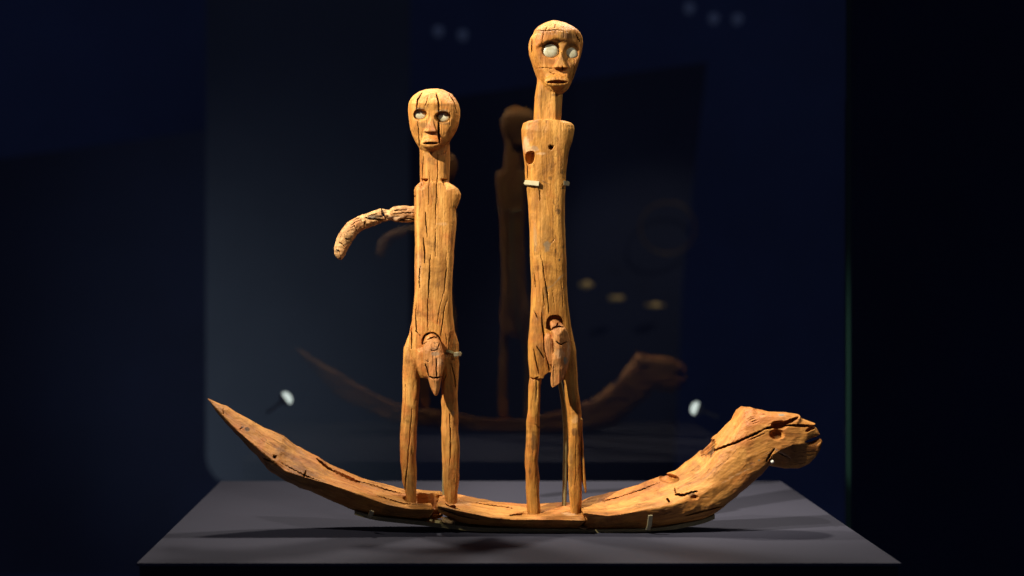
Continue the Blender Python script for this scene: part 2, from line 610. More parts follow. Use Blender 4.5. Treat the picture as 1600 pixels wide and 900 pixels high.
M['bronze'] = simple('dark_bronze', (0.16, 0.10, 0.04), 0.4, 0.5, 0.3, 80)

def emit(name, c, s):
    m, nt, b = new_mat(name)
    b.inputs['Base Color'].default_value = (*c, 1)
    b.inputs['Emission Color'].default_value = (*c, 1)
    b.inputs['Emission Strength'].default_value = s
    return m
M['lamp'] = emit('lit_lamp_face', (0.86, 0.95, 0.88), 0.85)
M['lamp_dim'] = emit('dim_lamp_face', (0.55, 0.65, 0.85), 0.012)
M['stem'] = simple('lamp_stem_metal', (0.40, 0.37, 0.30), 0.4, 0.3, 0.2, 90)

# ------------------------------------------------------------------ the setting
wall = bm_obj('background_wall', box_bm((-4.5, 4.6, -2.5), (5.5, 4.75, 3.2)), M['navy'])
tag(wall, kind='structure')

# plinth
Yf, Yb = 1.074, 1.468
pl = empty('plinth', (0.03, (Yf + Yb) / 2, -0.06))
xl, xr = at(213, 0, Yf).x, at(1409, 0, Yf).x
def rel(bm, o):
    bmesh.ops.translate(bm, verts=bm.verts, vec=-o.location)
    return bm
bm_obj('top_board', rel(box_bm((xl, Yf, -0.0026), (xr, Yb, 0.0), 0.0008, 3), pl), M['plinth'], pl)
bm_obj('base', rel(box_bm((xl + 0.002, Yf + 0.002, -0.12), (xr - 0.002, Yb - 0.002, -0.0030)), pl), M['black'], pl)
tag(pl, 'flat charcoal grey display plinth under the boat, its front coloured black as shade', 'plinth')

# ------------------------------------------------------------------ the boat
LEFT_TOP = [(323, 619), (353, 633), (380, 651), (407, 668), (439, 683), (460, 700), (495, 717), (513, 729), (540, 740), (567, 751), (589, 757), (628, 767), (652, 771), (692, 773)]
LEFT_BOT = [(323, 624), (340, 647), (359, 669), (380, 691), (401, 712), (417, 733), (444, 751), (471, 763), (487, 768), (513, 781), (553, 797), (579, 804), (605, 808), (654, 811), (692, 811)]
LEFT_CHI = [(323, 622), (372, 672), (420, 712), (449, 736), (480, 746), (513, 755), (540, 764), (572, 776), (605, 788), (637, 795), (692, 797)]
MID_TOP = [(680, 772), (700, 773), (719, 777), (743, 782), (776, 788), (824, 792), (846, 791), (885, 789), (920, 789)]
MID_BOT = [(680, 797), (686, 800), (711, 813), (735, 818), (759, 821), (800, 824), (832, 825), (902, 826), (920, 826)]
MID_CHI = [(680, 789), (711, 797), (735, 802), (767, 809), (800, 812), (850, 812), (902, 813), (920, 813)]
RIGHT_OUT = [(906, 789), (925, 781), (948, 776), (972, 770), (1004, 760), (1032, 748), (1058, 737), (1080, 720), (1101, 702), (1117, 684), (1123, 680),
             (1144, 657), (1152, 643), (1160, 635.5), (1173, 636), (1181, 640), (1203, 644), (1227, 644.5), (1247, 648), (1250, 653), (1273, 661), (1272, 665),
             (1277, 671), (1281, 678), (1262, 690), (1268, 690), (1279, 683.5), (1284, 688), (1280, 703), (1264, 725), (1248, 732), (1227, 731), (1203, 727), (1199, 725),
             (1187, 740), (1165, 759), (1144, 777), (1128, 790), (1110, 803), (1093, 812), (1040, 822), (1011, 825), (964, 826.5), (929, 827), (909, 825), (911, 814), (914, 805), (908, 798)]
RIGHT_TOP = [(900, 790), (925, 781), (948, 776), (972, 770), (1004, 760), (1032, 748), (1058, 737), (1080, 720), (1101, 702), (1117, 684), (1144, 657), (1160, 635), (1290, 640)]
RIGHT_CHI = [(900, 800), (929, 804), (946, 806), (964, 804), (1007, 796), (1042, 790), (1075, 781), (1105, 765), (1135, 745), (1165, 722), (1190, 705), (1290, 690)]
RIGHT_BOT = [(900, 827), (964, 826), (1011, 825), (1040, 822), (1093, 812), (1128, 790), (1165, 759), (1199, 727), (1290, 735)]

def facets(top, chi, bot, T, ku=0.55, kl=0.25, kf=0.92):
    tx, ty = zip(*top); cx_, cy_ = zip(*chi); bx, by = zip(*bot)
    def fn(x, y, w):
        t = T(x, y)
        yt = np.interp(x, tx, ty); yc = np.interp(x, cx_, cy_); yb = np.interp(x, bx, by)
        def cor(yy, ww): return CY + (yy - CY) * (1 - ww / FPX)
        A = (cor(yt, -ku * t), -ku * t); C = (cor(yc, kf * t), kf * t); B = (cor(yb, kl * t), kl * t)
        def line(p, q):
            dy, dw = q[0] - p[0], q[1] - p[1]
            L = np.hypot(dy, dw) + 1e-6
            return (-(y - p[0]) * dw + (w - p[1]) * dy) / L
        up = line(A, C)
        lo = line(C, B)
        return np.maximum(up, lo).astype(np.float32)
    return fn

def boat_T(pts):
    a, b = zip(*pts)
    return lambda x, y: np.interp(x, a, b) + 0 * y

def boat_grain(top, bot):
    tx, ty = zip(*top); bx, by = zip(*bot)
    xs = np.linspace(300, 1300, 1001)
    mid = (np.interp(xs, tx, ty) + np.interp(xs, bx, by)) / 2
    arc = np.concatenate([[0], np.cumsum(np.hypot(np.diff(xs), np.diff(mid)))])
    sl = np.gradient(mid, xs)
    def fn(P):
        m = np.interp(P[:, 0], xs, mid); s = np.interp(P[:, 0], xs, sl); a = np.interp(P[:, 0], xs, arc)
        off = (P[:, 1] - m) / np.sqrt(1 + s * s)
        return np.stack([off, (a + off * s / np.sqrt(1 + s * s)) * 0.07, P[:, 2]], 1)
    return fn

def boat_disp(seed, amp=1.0, cell=(20, 15)):
    def fn(P, N):
        d = amp * (worley(P[:, 0] / cell[0] + P[:, 1] * 0.01, (P[:, 1] + P[:, 2] * 0.6) / cell[1], seed) - 0.3) * 1.6
        d += 0.8 * vnoise(P[:, 0] / 30, P[:, 1] / 14, P[:, 2] / 14, seed)
        d += 0.35 * vnoise(P[:, 0] / 7, P[:, 1] / 2.6, P[:, 2] / 2.6, seed + 3)
        return d
    return fn

boat = empty('wooden_boat', W(800, 829, 0))
tag(boat, 'long curved wooden boat model with an animal head prow, in three pieces', 'boat model')

# stern piece
T1 = boat_T([(323, 3), (345, 12), (380, 22), (420, 31), (480, 38), (560, 43), (692, 44)])
out1 = LEFT_TOP[:-2] + [(652, 771), (676, 776), (677, 797), (671, 808), (654, 811)] + LEFT_BOT[:-2][::-1]
v = Vol(316, 700, 610, 822, -50, 50, 1.0)
v.add(extrude(out1, T1, lambda x, y: np.minimum(T1(x, y) * 0.8, 9)))
f1_ = facets(LEFT_TOP, LEFT_CHI, LEFT_BOT, T1)
v.F = smax(v.F, f1_(v.x[:, None, None], v.y[None, :, None], v.w[None, None, :]), 6.0)
# broken far wall running on behind the gap
def backslab(x, y, w):
    top = np.interp(x, [640, 660, 690, 700], [770, 772, 773, 775])
    return amax([640 - x + 0 * y + 0 * w, x - 690 - 2 * np.sin(y * .9) + 0 * w, top - y + 0 * w, y - 814 + 0 * x + 0 * w, -40 - w + 0 * x + 0 * y, w + 16 + 3 * np.sin(x * .35) + 2 * np.sin(y * .8)]).astype(np.float32)
v.add(backslab)
# mortise round the leg
v.cut(ell((655, 778, 2), (26, 14, 17)), (620, 692, 760, 800, -30, 30))
def trough(x, y, w):
    return amax([652 - x + 0 * y + 0 * w, (y * 0 + x * 0 + np.abs(w + 2) - 15), 760 - y + 0 * x + 0 * w, y - 796 + 1.5 * np.sin(x * .8) + 0 * w]).astype(np.float32)
v.cut(trough)
# eroded rim and cracks
crack(v, [(494, 717), (512, 731), (520, 735)], 1.8, -30, 0.8, 2)
crack(v, [(520, 735), (548, 748), (562, 754)], 2.4, -20, 1.2, 1, 18)
crack(v, [(560, 752), (600, 764), (628, 772)], 1.0, -26, 0.8, 4, 16)
crack(v, [(428, 712), (430, 716)], 3.2, 0, 0.4, 1)
crack(v, [(412, 716), (428, 722), (434, 727)], 0.9, 2, 0.5, 5)
crack(v, [(436, 722), (470, 740), (500, 752)], 0.7, 2, 0.6, 6)
crack(v, [(379, 669), (374, 671)], 1.0, 0, 0.3, 8)
crack(v, [(478, 735), (475, 745)], 1.0, 2, 0.3, 9)
crack(v, [(590, 775), (630, 787), (670, 790)], 0.6, 8, 0.6, 3)
crack(v, [(348, 637), (349, 648)], 0.6, 0, 0.3, 3)
st1 = [('r', 'e', 386, 671, 5, 4, .8), ('r', 'l', [(375, 669), (381, 666)], 1.2, .9),
       ('r', 'l', [(420, 690), (432, 698)], 1.0, .45), ('r', 'l', [(424, 697), (440, 703)], 1.0, .5), ('r', 'l', [(432, 703), (446, 705)], .9, .5),
       ('r', 'l', [(455, 716), (472, 718)], 1.2, .35), ('r', 'e', 540, 741, 16, 4, .7), ('r', 'e', 600, 803, 40, 6, .35), ('r', 'e', 450, 746, 26, 5, .3)]
o = sculpt('hull_section', v, M['boat'], boat, boat_disp(11), boat_grain(LEFT_TOP, LEFT_BOT), st1, 3)
o['label'] = 'tapering pointed stern piece'

# middle piece
T2 = boat_T([(680, 40), (720, 44), (920, 44)])
out2 = [(687, 772), (700, 773)] + MID_TOP[2:-1] + [(903, 792), (909, 799), (912, 806), (908, 815), (906, 826)] + MID_BOT[2:-2][::-1] + [(686, 800), (683, 789)]
v = Vol(676, 922, 762, 834, -50, 50, 1.0)
v.add(extrude(out2, T2, 6))
f2_ = facets(MID_TOP, MID_CHI, MID_BOT, T2, 0.6)
v.F = smax(v.F, f2_(v.x[:, None, None], v.y[None, :, None], v.w[None, None, :]), 2.5)
v.cut(ell((712, 777, -8), (20, 9, 15)), (690, 740, 764, 792, -30, 14))
crack(v, [(796, 805), (840, 801), (880, 796)], 1.5, 4, 0.5, 2)
crack(v, [(743, 786), (770, 790), (800, 794)], 0.8, -25, 0.5, 2, 6)
crack(v, [(704, 791), (712, 792)], 2.2, 10, 0.3, 4)
crack(v, [(690, 780), (700, 790), (720, 797)], 0.8, 10, 0.6, 5)
crack(v, [(880, 796), (895, 800), (908, 802)], 2.2, 0, 1.0, 3)
crack(v, [(688, 795), (720, 806), (750, 812)], 0.9, 10, 0.5, 7)
v.cut(ell((893, 794, 12), (14, 7, 12)), (875, 912, 784, 806, 0, 30))
st2 = [('r', 'l', [(686, 792), (712, 801), (740, 810)], 1.5, .6), ('r', 'e', 790, 822, 70, 5, .35), ('b', 'e', 890, 803, 14, 3, .5), ('b', 'e', 720, 785, 20, 6, .25), ('r', 'e', 700, 797, 14, 6, .5)]
o = sculpt('hull_section', v, M['boat'], boat, boat_disp(23, .8), boat_grain(MID_TOP, MID_BOT), st2, 5)
o['label'] = 'straight middle piece that carries three legs'

# prow piece
T3 = boat_T([(900, 42), (960, 44), (1050, 43), (1120, 37), (1170, 33), (1215, 31), (1255, 26), (1285, 17)])
v = Vol(898, 1292, 628, 834, -50, 50, 1.0)
v.add(extrude(RIGHT_OUT, T3, lambda x, y: np.interp(x, [900, 950, 1060, 1150, 1290], [6, 10, 20, 24, 16]) + 0 * y))
f3_ = facets(RIGHT_TOP, RIGHT_CHI, RIGHT_BOT, T3)
sel = v.x < 1200
fx = f3_(v.x[:, None, None], v.y[None, :, None], v.w[None, None, :]) - np.interp(v.x, [898, 980, 1090, 1160, 1300], [0, 0, 9, 30, 60])[:, None, None].astype(np.float32)
v.F = smax(v.F, fx, np.interp(v.x, [898, 980, 1060, 1300], [3, 4, 16, 16])[:, None, None].astype(np.float32))
# lower jaw tucks in below the cheek ridge
def jaw(x, y, w):
    yr = np.interp(x, [1195, 1211, 1232, 1259, 1290], [712, 701, 692, 691, 686])
    lim = np.interp(x, [1195, 1215, 1290], [31, 27, 16]) - np.clip(y - yr, 0, 50) * 0.42
    return amax([lim - w, yr - y + 0 * w, 1196 - x + 0 * y + 0 * w]).astype(np.float32)
v.cut(jaw, k=2.0)
# throat crease and pin hole
crack(v, [(1197, 721), (1204, 710), (1211, 701)], 1.6, 4, 0.5, 1)
v.cut(ell((1199, 716, 28), (4, 4, 16)), (1190, 1210, 706, 728, 0, 50))
crack(v, [(1211, 702), (1222, 710), (1234, 716)], 0.5, 14, 0.5, 1)
# split through the head and the eye socket
crack(v, [(1116, 704), (1149, 692), (1184, 676), (1200, 668)], 2.2, 0, 0.8, 2)
crack(v, [(1196, 670), (1221, 664), (1248, 652)], 3.0, 4, 0.6, 3)
crack(v, [(1226, 665), (1250, 665), (1274, 666)], 2.0, 2, 0.4, 4)
crack(v, [(1168, 689), (1196, 677)], 1.1, 10, 0.4, 5)
v.cut(ell((1211, 661, 30), (13, 7, 22)), (1190, 1230, 645, 680, 0, 50))
v.cut(ell((1207, 675, 30), (12, 8.5, 20)), (1190, 1230, 660, 690, 0, 50))
crack(v, [(1260, 674), (1266, 670), (1276, 665)], 3.0, 2, 0.4, 5)
crack(v, [(1258, 691), (1268, 687), (1284, 682)], 2.6, -40, 0.3, 6)
# hollows on the spine
v.cut(lambda x, y, w: np.maximum(seg_dist(x + y * 0.0, y + x * 0.0, [(1099, 713), (1108, 702), (1116, 690)], 5.5) + 1.8 * np.sin(x * 0.9 + y * 0.5) * np.sin(y * 0.7 + w * 0.4), -30 - w).astype(np.float32), (1085, 1130, 675, 725, -32, 50))
v.cut(ell((1046, 749, -8), (16, 6.5, 30)), (1025, 1068, 735, 760, -42, 30))
crack(v, [(1095, 715), (1112, 700), (1140, 668)], 1.0, 6, 0.6, 7)
crack(v, [(1059, 741), (1080, 724), (1098, 712)], 1.2, 0, 0.8, 8)
crack(v, [(1056, 772), (1068, 774), (1082, 769), (1090, 768)], 1.8, 14, 0.9, 9)
v.cut(ell((1079, 771, 44), (7, 4, 16)), (1068, 1092, 762, 780, 20, 50))
crack(v, [(1053, 752), (1056, 772)], 0.7, 14, 0.5, 3)
crack(v, [(1042, 778), (1046, 785)], 1.3, 14, 0.3, 2)
crack(v, [(960, 780), (1000, 766), (1030, 754)], 0.8, -20, 0.6, 2, 10)
crack(v, [(940, 784), (970, 776)], 0.7, -20, 0.6, 2, 14)
crack(v, [(1070, 806), (1110, 796), (1128, 791)], 1.0, 0, 0.5, 4)
# scratches on the brow
for k, (ax, ay) in enumerate(((1170, 657), (1173, 660), (1176, 663))):
    crack(v, [(ax, ay), (ax + 11, ay - 4)], 0.55, 14, 0.2, k)
st3 = [('g', 'e', 1222, 648, 6, 2.5, .8), ('r', 'e', 1215, 677, 8, 8, .6), ('r', 'e', 1045, 748, 14, 5, .7), ('r', 'e', 1108, 702, 9, 13, .85),  # dark marks in the hollows and socket put shade into the colour
       ('r', 'e', 1080, 772, 8, 3, .7), ('b', 'l', [(1128, 755), (1150, 742), (1172, 732)], 1.3, .45), ('b', 'l', [(1211, 701), (1222, 709), (1236, 716)], 1.6, .7),
       ('r', 'l', [(1240, 654), (1262, 660)], 1.5, .3), ('g', 'e', 1186, 719, 2, 1.5, .9), ('r', 'e', 960, 821, 50, 6, .4), ('r', 'e', 925, 783, 14, 3, .6)]
o = sculpt('hull_section', v, M['boat'], boat, boat_disp(37, 1.0, (19, 17)), boat_grain(RIGHT_TOP, RIGHT_BOT), st3, 8)
o['label'] = 'prow piece rising to an animal head with an empty eye socket'

def blob_mesh(name, c, r, mat, parent, seed, amp=0.12, rot=0.0, sub=3, power=1.0):
    bm = bmesh.new()
    bmesh.ops.create_icosphere(bm, subdivisions=sub, radius=1.0)
    rnd = random.Random(seed)
    ph = [rnd.uniform(0, 6) for _ in range(6)]
    for q in bm.verts:
        p = q.co.copy()
        k = 1 + amp * (math.sin(2.1 * p.x + ph[0]) + math.sin(2.6 * p.y + ph[1]) + math.sin(2.9 * p.z + ph[2]) + 0.5 * math.sin(5 * p.x + 4 * p.z + ph[3])) / 2
        p = p * k
        x, z, d = p.x * r[0], p.z * r[1], -p.y * r[2]
        x, z = x * math.cos(rot) - z * math.sin(rot), x * math.sin(rot) + z * math.cos(rot)
        q.co = W(c[0] + x, c[1] - z, c[2] + d) - parent.location
    return bm_obj(name, bm, mat, parent, smooth=True)

blob_mesh('pin', (1200, 717, 31), (2.6, 2.6, 2.6), M['pin'], boat, 3, 0.03)
for c, r, s in (((700, 811, 14), (15, 4.5, 12), 1), ((908, 821.5, 14), (8, 3.6, 12), 2)):
    f = blob_mesh('repair_fill', c, r, M['filler'], boat, s, 0.28, -0.2)
    f['label'] = 'pale repair fill at the break'

# ------------------------------------------------------------------ the figures
def fig_disp(seed, amp=0.55, cell=(13, 42)):
    def fn(P, N):
        d = amp * (worley((P[:, 0] + P[:, 2] * 0.7) / cell[0], P[:, 1] / cell[1], seed) - 0.3) * 1.5
        d += 0.7 * vnoise(P[:, 0] / 11, P[:, 1] / 36, P[:, 2] / 11, seed)
        d += 0.32 * vnoise(P[:, 0] / 2.2, P[:, 1] / 15, P[:, 2] / 2.2, seed + 3)
        d += 0.15 * vnoise(P[:, 0] / 1.6, P[:, 1] / 2.4, P[:, 2] / 1.6, seed + 5)
        d += np.clip((P[:, 1] - 590) / 40, 0, 1) * (1.3 * vnoise(P[:, 0] / 9, P[:, 1] / 24, P[:, 2] / 9, seed + 8) + 0.5 * vnoise(P[:, 0] / 4, P[:, 1] / 12, P[:, 2] / 4, seed + 9))
        return d
    return fn

def face(v, xc, eyes, brow_y, nose, mouth, fw, chin_y, bb, bd=6.5, bk=2.0):
    """brow step, nose wedge, mouth slit. fw = depth of the face front"""
    ny0, ny1, nw = nose
    def recess(x, y, w):       # everything in front of the sunken face below the brow
        px, py = fr(x, y, w)
        top = brow_y - 12 + 0.006 * (px - xc) ** 2
        t = np.clip((py - top) / (12 + 16 / bd), 0, 1)
        lim = fw + 3 - (bd + 3) * t * t * (3 - 2 * t) + np.clip((py - mouth[1] + 8) / 12, 0, 1) * (bd - 2.0)
        return amax([lim - w, py - (chin_y + 20), np.abs(px - xc) - 60]).astype(np.float32)
    v.cut(recess, bb, bk)
    def nose_f(x, y, w):
        px, py = fr(x, y, w)
        t = np.clip((py - ny0) / (ny1 - ny0), 0, 1)
        hw = 3.2 + (nw - 3.2) * t ** 1.5
        top = fw - 4.5 + 6.5 * t
        return amax([(np.abs(px - xc) - hw) * 0.8 + np.clip(w - top + 5, 0, 9) * 0.55, w - top, ny0 - py, py - ny1, 0 - w]).astype(np.float32)
    v.add(nose_f, bb, 1.6)
    mx, my, mw, mh = mouth
    def lip(x, y, w):
        px, py = fr(x, y, w)
        q = np.sqrt(((px - mx) / (mw + 4)) ** 2 + ((py - my) / 10.0) ** 2 + ((w - fw + 4) / 7.5) ** 2)
        return ((q - 1) * 6).astype(np.float32)
    v.add(lip, bb, 5.0)
    def slit(x, y, w):
        px, py = fr(x, y, w)
        py = py - 0.012 * (px - mx) ** 2 * 0.4
        q = np.maximum(np.abs(px - mx) / mw, 0)
        half = mh * np.sqrt(np.clip(1 - q ** 2.2, 0, 1))
        d = np.where(py > my, py - my - half, my - py - half * 0.5)
        return amax([d, np.abs(px - mx) - mw, fw - 12 - w]).astype(np.float32)
    v.cut(slit, bb)
    for (ex, ey, rx, ry) in eyes:
        def sock(x, y, w, ex=ex, ey=ey, rx=rx, ry=ry):
            px, py = fr(x, y, w)
            q = np.sqrt(((px - ex) / rx) ** 2 + ((py - ey) / ry) ** 2 + ((w - fw) / 21.0) ** 2)
            return ((q - 1) * 9).astype(np.float32)
        v.cut(sock, bb, 1.0)

# ---- the smaller figure
HEAD_S = smooth_poly([(681, 139), (660, 141), (644.4, 152), (637.5, 164.4), (639, 187), (643, 209), (654, 230), (660, 238), (671, 244), (684, 241), (698, 229), (711, 209), (718.5, 187), (718.5, 168), (710, 152), (694, 141)], 1)
fig_s = empty('wooden_figure', W(671, 779, 0))
tag(fig_s, 'shorter carved wooden figure with one bent arm, standing on the boat stern side', 'carved figure')
v = Vol(612, 734, 132, 790, -46, 52, 0.85)
v.add(loft([(200, 655), (240, 655.5), (270, 656), (292, 657)], [(200, 703), (240, 703), (270, 702), (292, 701)], [(200, 20), (300, 20)], [(200, 22), (300, 22)], 3.0, (200, 300)), (640, 720, 195, 305, -46, 52))
TL = [(286, 656), (292, 649), (297, 647.3), (340, 648), (380, 649), (456, 648), (490, 645.5), (520, 640), (545, 637), (570, 645), (592, 656)]
TR = [(286, 702), (290, 709), (296, 716), (304, 720.5), (312, 719), (322, 715), (327, 712.5), (346, 713), (392, 709.5), (456, 706), (490, 707), (516, 710), (545, 708), (570, 700), (592, 690)]
v.add(loft(TL, TR, [(286, 24), (310, 25.5), (400, 26), (520, 27), (560, 24), (592, 12)], [(286, 22), (592, 26)], 4.0, (286, 590)), (620, 734, 280, 600, -46, 52), 1.5)
# chamfered shoulders in front
def shoulder_s(x, y, w):
    px, py = fr(x, y, w)
    a = np.abs(px - 679)
    return amax([16.5 + (py - 288) * 0.9 - w, 13 + (py - 286) * 0.55 - a]).astype(np.float32)
v.cut(shoulder_s, (640, 734, 280, 312, 0, 52), 1.5)
# legs
v.add(loft([(500, 646), (520, 640), (544, 631), (580, 629), (625, 629), (677, 625.8), (702, 624.5), (753, 628), (771, 633), (790, 635)],
           [(500, 658), (545, 656), (602, 656), (646, 652.6), (684, 650), (715, 649), (743, 651), (779, 651), (790, 651)],
           [(500, 12), (560, 18), (600, 15), (790, 12)], [(500, 18), (600, 16), (790, 12)], 2.6, (500, 786)), (612, 672, 495, 790, -40, 40))
v.add(loft([(500, 690), (560, 690), (608, 690), (646, 690), (669, 689), (707, 691), (743, 692), (774, 695), (790, 696)],
           [(500, 705), (516, 710), (536, 716.6), (570, 717), (610, 715), (651, 715), (684, 717), (715, 718), (758, 716), (779, 714.7), (790, 714)],
           [(500, 12), (560, 18), (600, 15), (790, 12)], [(500, 18), (600, 16), (790, 12)], 2.6, (500, 786)), (672, 734, 495, 790, -40, 40))
# pouch edge in front of the legs
v.add(extrude(smooth_poly([(650, 560), (652, 575), (660, 588), (672, 590), (688, 588), (693, 572), (693, 545), (652, 540)], 1), 9, 8, 22), (640, 705, 530, 600, 0, 52), 2)
# niche for the peg
v.cut(extrude(smooth_poly([(659, 540), (659, 528), (665, 520), (674, 517), (683, 520), (690, 529), (690, 540)], 1), 16, 3, 27), (650, 700, 510, 545, 0, 52))
# head
v.add(extrude(HEAD_S, lambda x, y: np.interp(y, [139, 165, 205, 243], [24, 36, 33, 26]) + 0 * x, lambda x, y: np.interp(y, [139, 170, 243], [20, 26, 20]) + 0 * x, 2), (625, 734, 132, 250, -46, 52), 1.0)
FW_S = 37
face(v, 674, [(656.5, 179.5, 11.5, 9.2), (691.8, 183, 13, 9.4)], 168, (176, 206, 11), (673, 223, 12, 3.0), FW_S, 238, (625, 734, 132, 246, 2, 52), 2.6, 5.0)
for k, (pts, hw) in enumerate([
    ([(660, 145), (653, 156), (651, 173)], 1.9), ([(653, 190), (654, 206), (656, 229)], 0.9), ([(682, 147), (685, 160), (686, 176)], 2.0), ([(685, 190), (685.5, 206), (687, 224)], 2.2),
    ([(669, 150), (665, 165)], .5), ([(700, 146), (710, 160), (713, 176)], .6), ([(703, 172), (703, 196)], .5),
    ([(662, 240), (660, 275), (659, 290)], .6), ([(670, 256), (671, 285), (669.6, 322)], .7), ([(684, 242), (684, 272), (682, 296), (681, 330), (680.5, 354)], .95), ([(681, 358), (680, 378), (681, 402)], .75),
    ([(698, 236), (692, 242)], .6), ([(665, 332), (666, 352), (667.6, 372)], .8), ([(662, 371), (663, 390), (664, 412)], 1.0), ([(673, 398), (671, 430), (669.6, 462)], 1.3), ([(698, 392), (697, 425), (694, 460)], .75),
    ([(656, 416), (655, 452)], .55), ([(671, 455), (668, 476), (669, 517)], .85), ([(650, 470), (650, 518), (658, 526)], .85), ([(695, 452), (688, 476), (683, 508)], .8), ([(698, 470), (693, 490), (689, 526)], 1.0),
    ([(644, 494), (643, 520), (643, 546)], 1.1), ([(696, 520), (699, 545)], .6), ([(703, 520), (700, 552)], .6), ([(705, 568), (710, 590), (712, 606)], .8), ([(697, 585), (693, 598)], .6),
    ([(643.7, 638), (640, 690), (637, 723), (632, 768)], 1.1), ([(645, 700), (642, 712)], .7), ([(703, 640), (704, 700), (701, 760)], .55), ([(649, 305), (647, 312)], .8), ([(711, 322), (713, 340)], .9), ([(634, 600), (633, 660)], .5)]):
    crack(v, pts, max(hw * 0.82, 0.48), 0.0 if hw > 1 else 4.0, 0.5, k)
v.cut(ell((700, 552, 26), (6, 8, 7)), (690, 712, 540, 564, 10, 40))
st_s = [('r', 'e', 652, 200, 8, 12, .2), ('r', 'e', 676, 194, 6, 10, .22), ('r', 'e', 705, 190, 8, 22, .15), ('r', 'e', 678, 152, 26, 6, .14), ('r', 'e', 699, 262, 5, 24, .18), ('r', 'e', 690, 420, 8, 60, .12), ('r', 'e', 636, 560, 5, 30, .25), ('r', 'e', 708, 590, 6, 30, .2),
        ('r', 'e', 664, 196, 10, 5, .45), ('r', 'e', 678, 204, 10, 2, .5), ('r', 'l', [(661, 205), (684, 206)], 1.0, .6), ('r', 'e', 692, 192, 12, 3, .5), ('r', 'e', 674, 250, 6, 7, .3),
        ('r', 'l', [(670, 247), (680, 250)], 1.2, .5), ('r', 'l', [(670, 255), (681, 257)], 1.0, .5), ('r', 'e', 690, 164, 14, 2, .3), ('g', 'e', 656, 170, 10, 2.2, .5), ('g', 'e', 692, 173, 12, 2.2, .5),
        ('b', 'e', 690, 350, 10, 3, .3), ('r', 'e', 706, 378, 2, 16, .4), ('r', 'e', 699, 553, 8, 8, .4), ('r', 'e', 640, 755, 9, 18, .3), ('g', 'e', 708, 646, 3, 4, .5),
        ('r', 'l', [(710, 520), (712, 560)], .8, .4), ('r', 'e', 699, 740, 8, 22, .25), ('b', 'e', 655, 420, 5, 30, .2)]
sculpt('body', v, M['figure'], fig_s, fig_disp(5), None, st_s, 4)

# eyes of the smaller figure
def fitpos(px, py, w):
    k = 1 - w / FPX
    return (CX + (px - CX) * k, CY + (py - CY) * k, w)
o = blob_mesh('eye', fitpos(656.8, 179.3, FW_S - 12.5), (9.8, 7.2, 3.6), M['quartz'], fig_s, 11, 0.06, -0.45)
o = blob_mesh('eye', fitpos(693.0, 183, FW_S - 13), (10, 7.4, 3.6), M['quartz'], fig_s, 14, 0.09, 0.1)

# arm of the smaller figure
ARM = smooth_poly([(654, 322), (630, 321.5), (616, 323), (610, 327), (607, 329), (600, 326), (590, 327.5), (580, 331), (560, 338), (548, 344), (540, 350), (530, 364), (524, 376), (521.5, 394), (526, 404), (533, 406), (538, 402),
                   (547, 382), (560, 364), (570, 357), (594, 349), (604, 344), (612, 344), (622, 347.5), (634, 347), (654, 346)], 1)
v = Vol(514, 660, 314, 412, -18, 18, 0.7)
v.add(extrude(ARM, 12, 11))
crack(v, [(597, 326), (598, 334), (606, 343)], 1.8, -20, 1.0, 1)
for k, (pts, hw) in enumerate([([(610, 335), (630, 333), (650, 332)], 1.0), ([(612, 329), (636, 328)], .7), ([(571, 340), (580, 343), (597, 343)], 2.0), ([(570, 345), (569, 356)], 1.2), ([(552, 345), (562, 340)], .6), ([(549, 352), (556, 347), (566, 343)], .5),
                               ([(548, 356), (554, 353), (558, 362)], .6), ([(575, 338), (590, 334)], .9), ([(540, 372), (546, 376)], .7), ([(526, 390), (532, 394)], .8), ([(620, 345), (632, 341), (646, 343)], 1.3), ([(530, 378), (540, 386)], .5)]):
    crack(v, pts, hw, 0, 0.7, k)
v.cut(ell((628, 344, 12), (7, 3, 8)), (616, 640, 336, 352, 2, 18))
def arm_grain(P):
    ang = np.interp(P[:, 0], [520, 535, 570, 600, 650], [1.25, 1.0, 0.55, 0.15, 0.0])
    a = -P[:, 0] * np.cos(ang) + P[:, 1] * np.sin(ang); q = P[:, 0] * np.sin(ang) + P[:, 1] * np.cos(ang)
    return np.stack([q, a * 0.09, P[:, 2]], 1)
def arm_disp(P, N):
    s = np.interp(P[:, 0], [540, 580, 600, 650], [0.5, 1.1, 1.6, 1.4])
    d = s * vnoise(P[:, 0] / 9, P[:, 1] / 3.2, P[:, 2] / 3.5, 91) + 0.5 * vnoise(P[:, 0] / 4, P[:, 1] / 4, P[:, 2] / 4, 92)
    return d + 0.7 * (worley(P[:, 0] / 11, P[:, 1] / 9, 3) - .3)
st_a = [('r', 'e', 586, 339, 14, 4, .75), ('r', 'e', 600, 332, 5, 5, .5), ('g', 'e', 580, 341, 10, 3, .5), ('b', 'e', 618, 340, 16, 4, .7), ('r', 'e', 526, 392, 3, 3, .7), ('r', 'e', 545, 373, 6, 8, .3), ('r', 'l', [(604, 346), (596, 347)], 1.4, .6)]
o = sculpt('arm', v, M['arm'], fig_s, arm_disp, arm_grain, st_a, 17)
o['label'] = 'weathered bent arm in two jointed lengths'

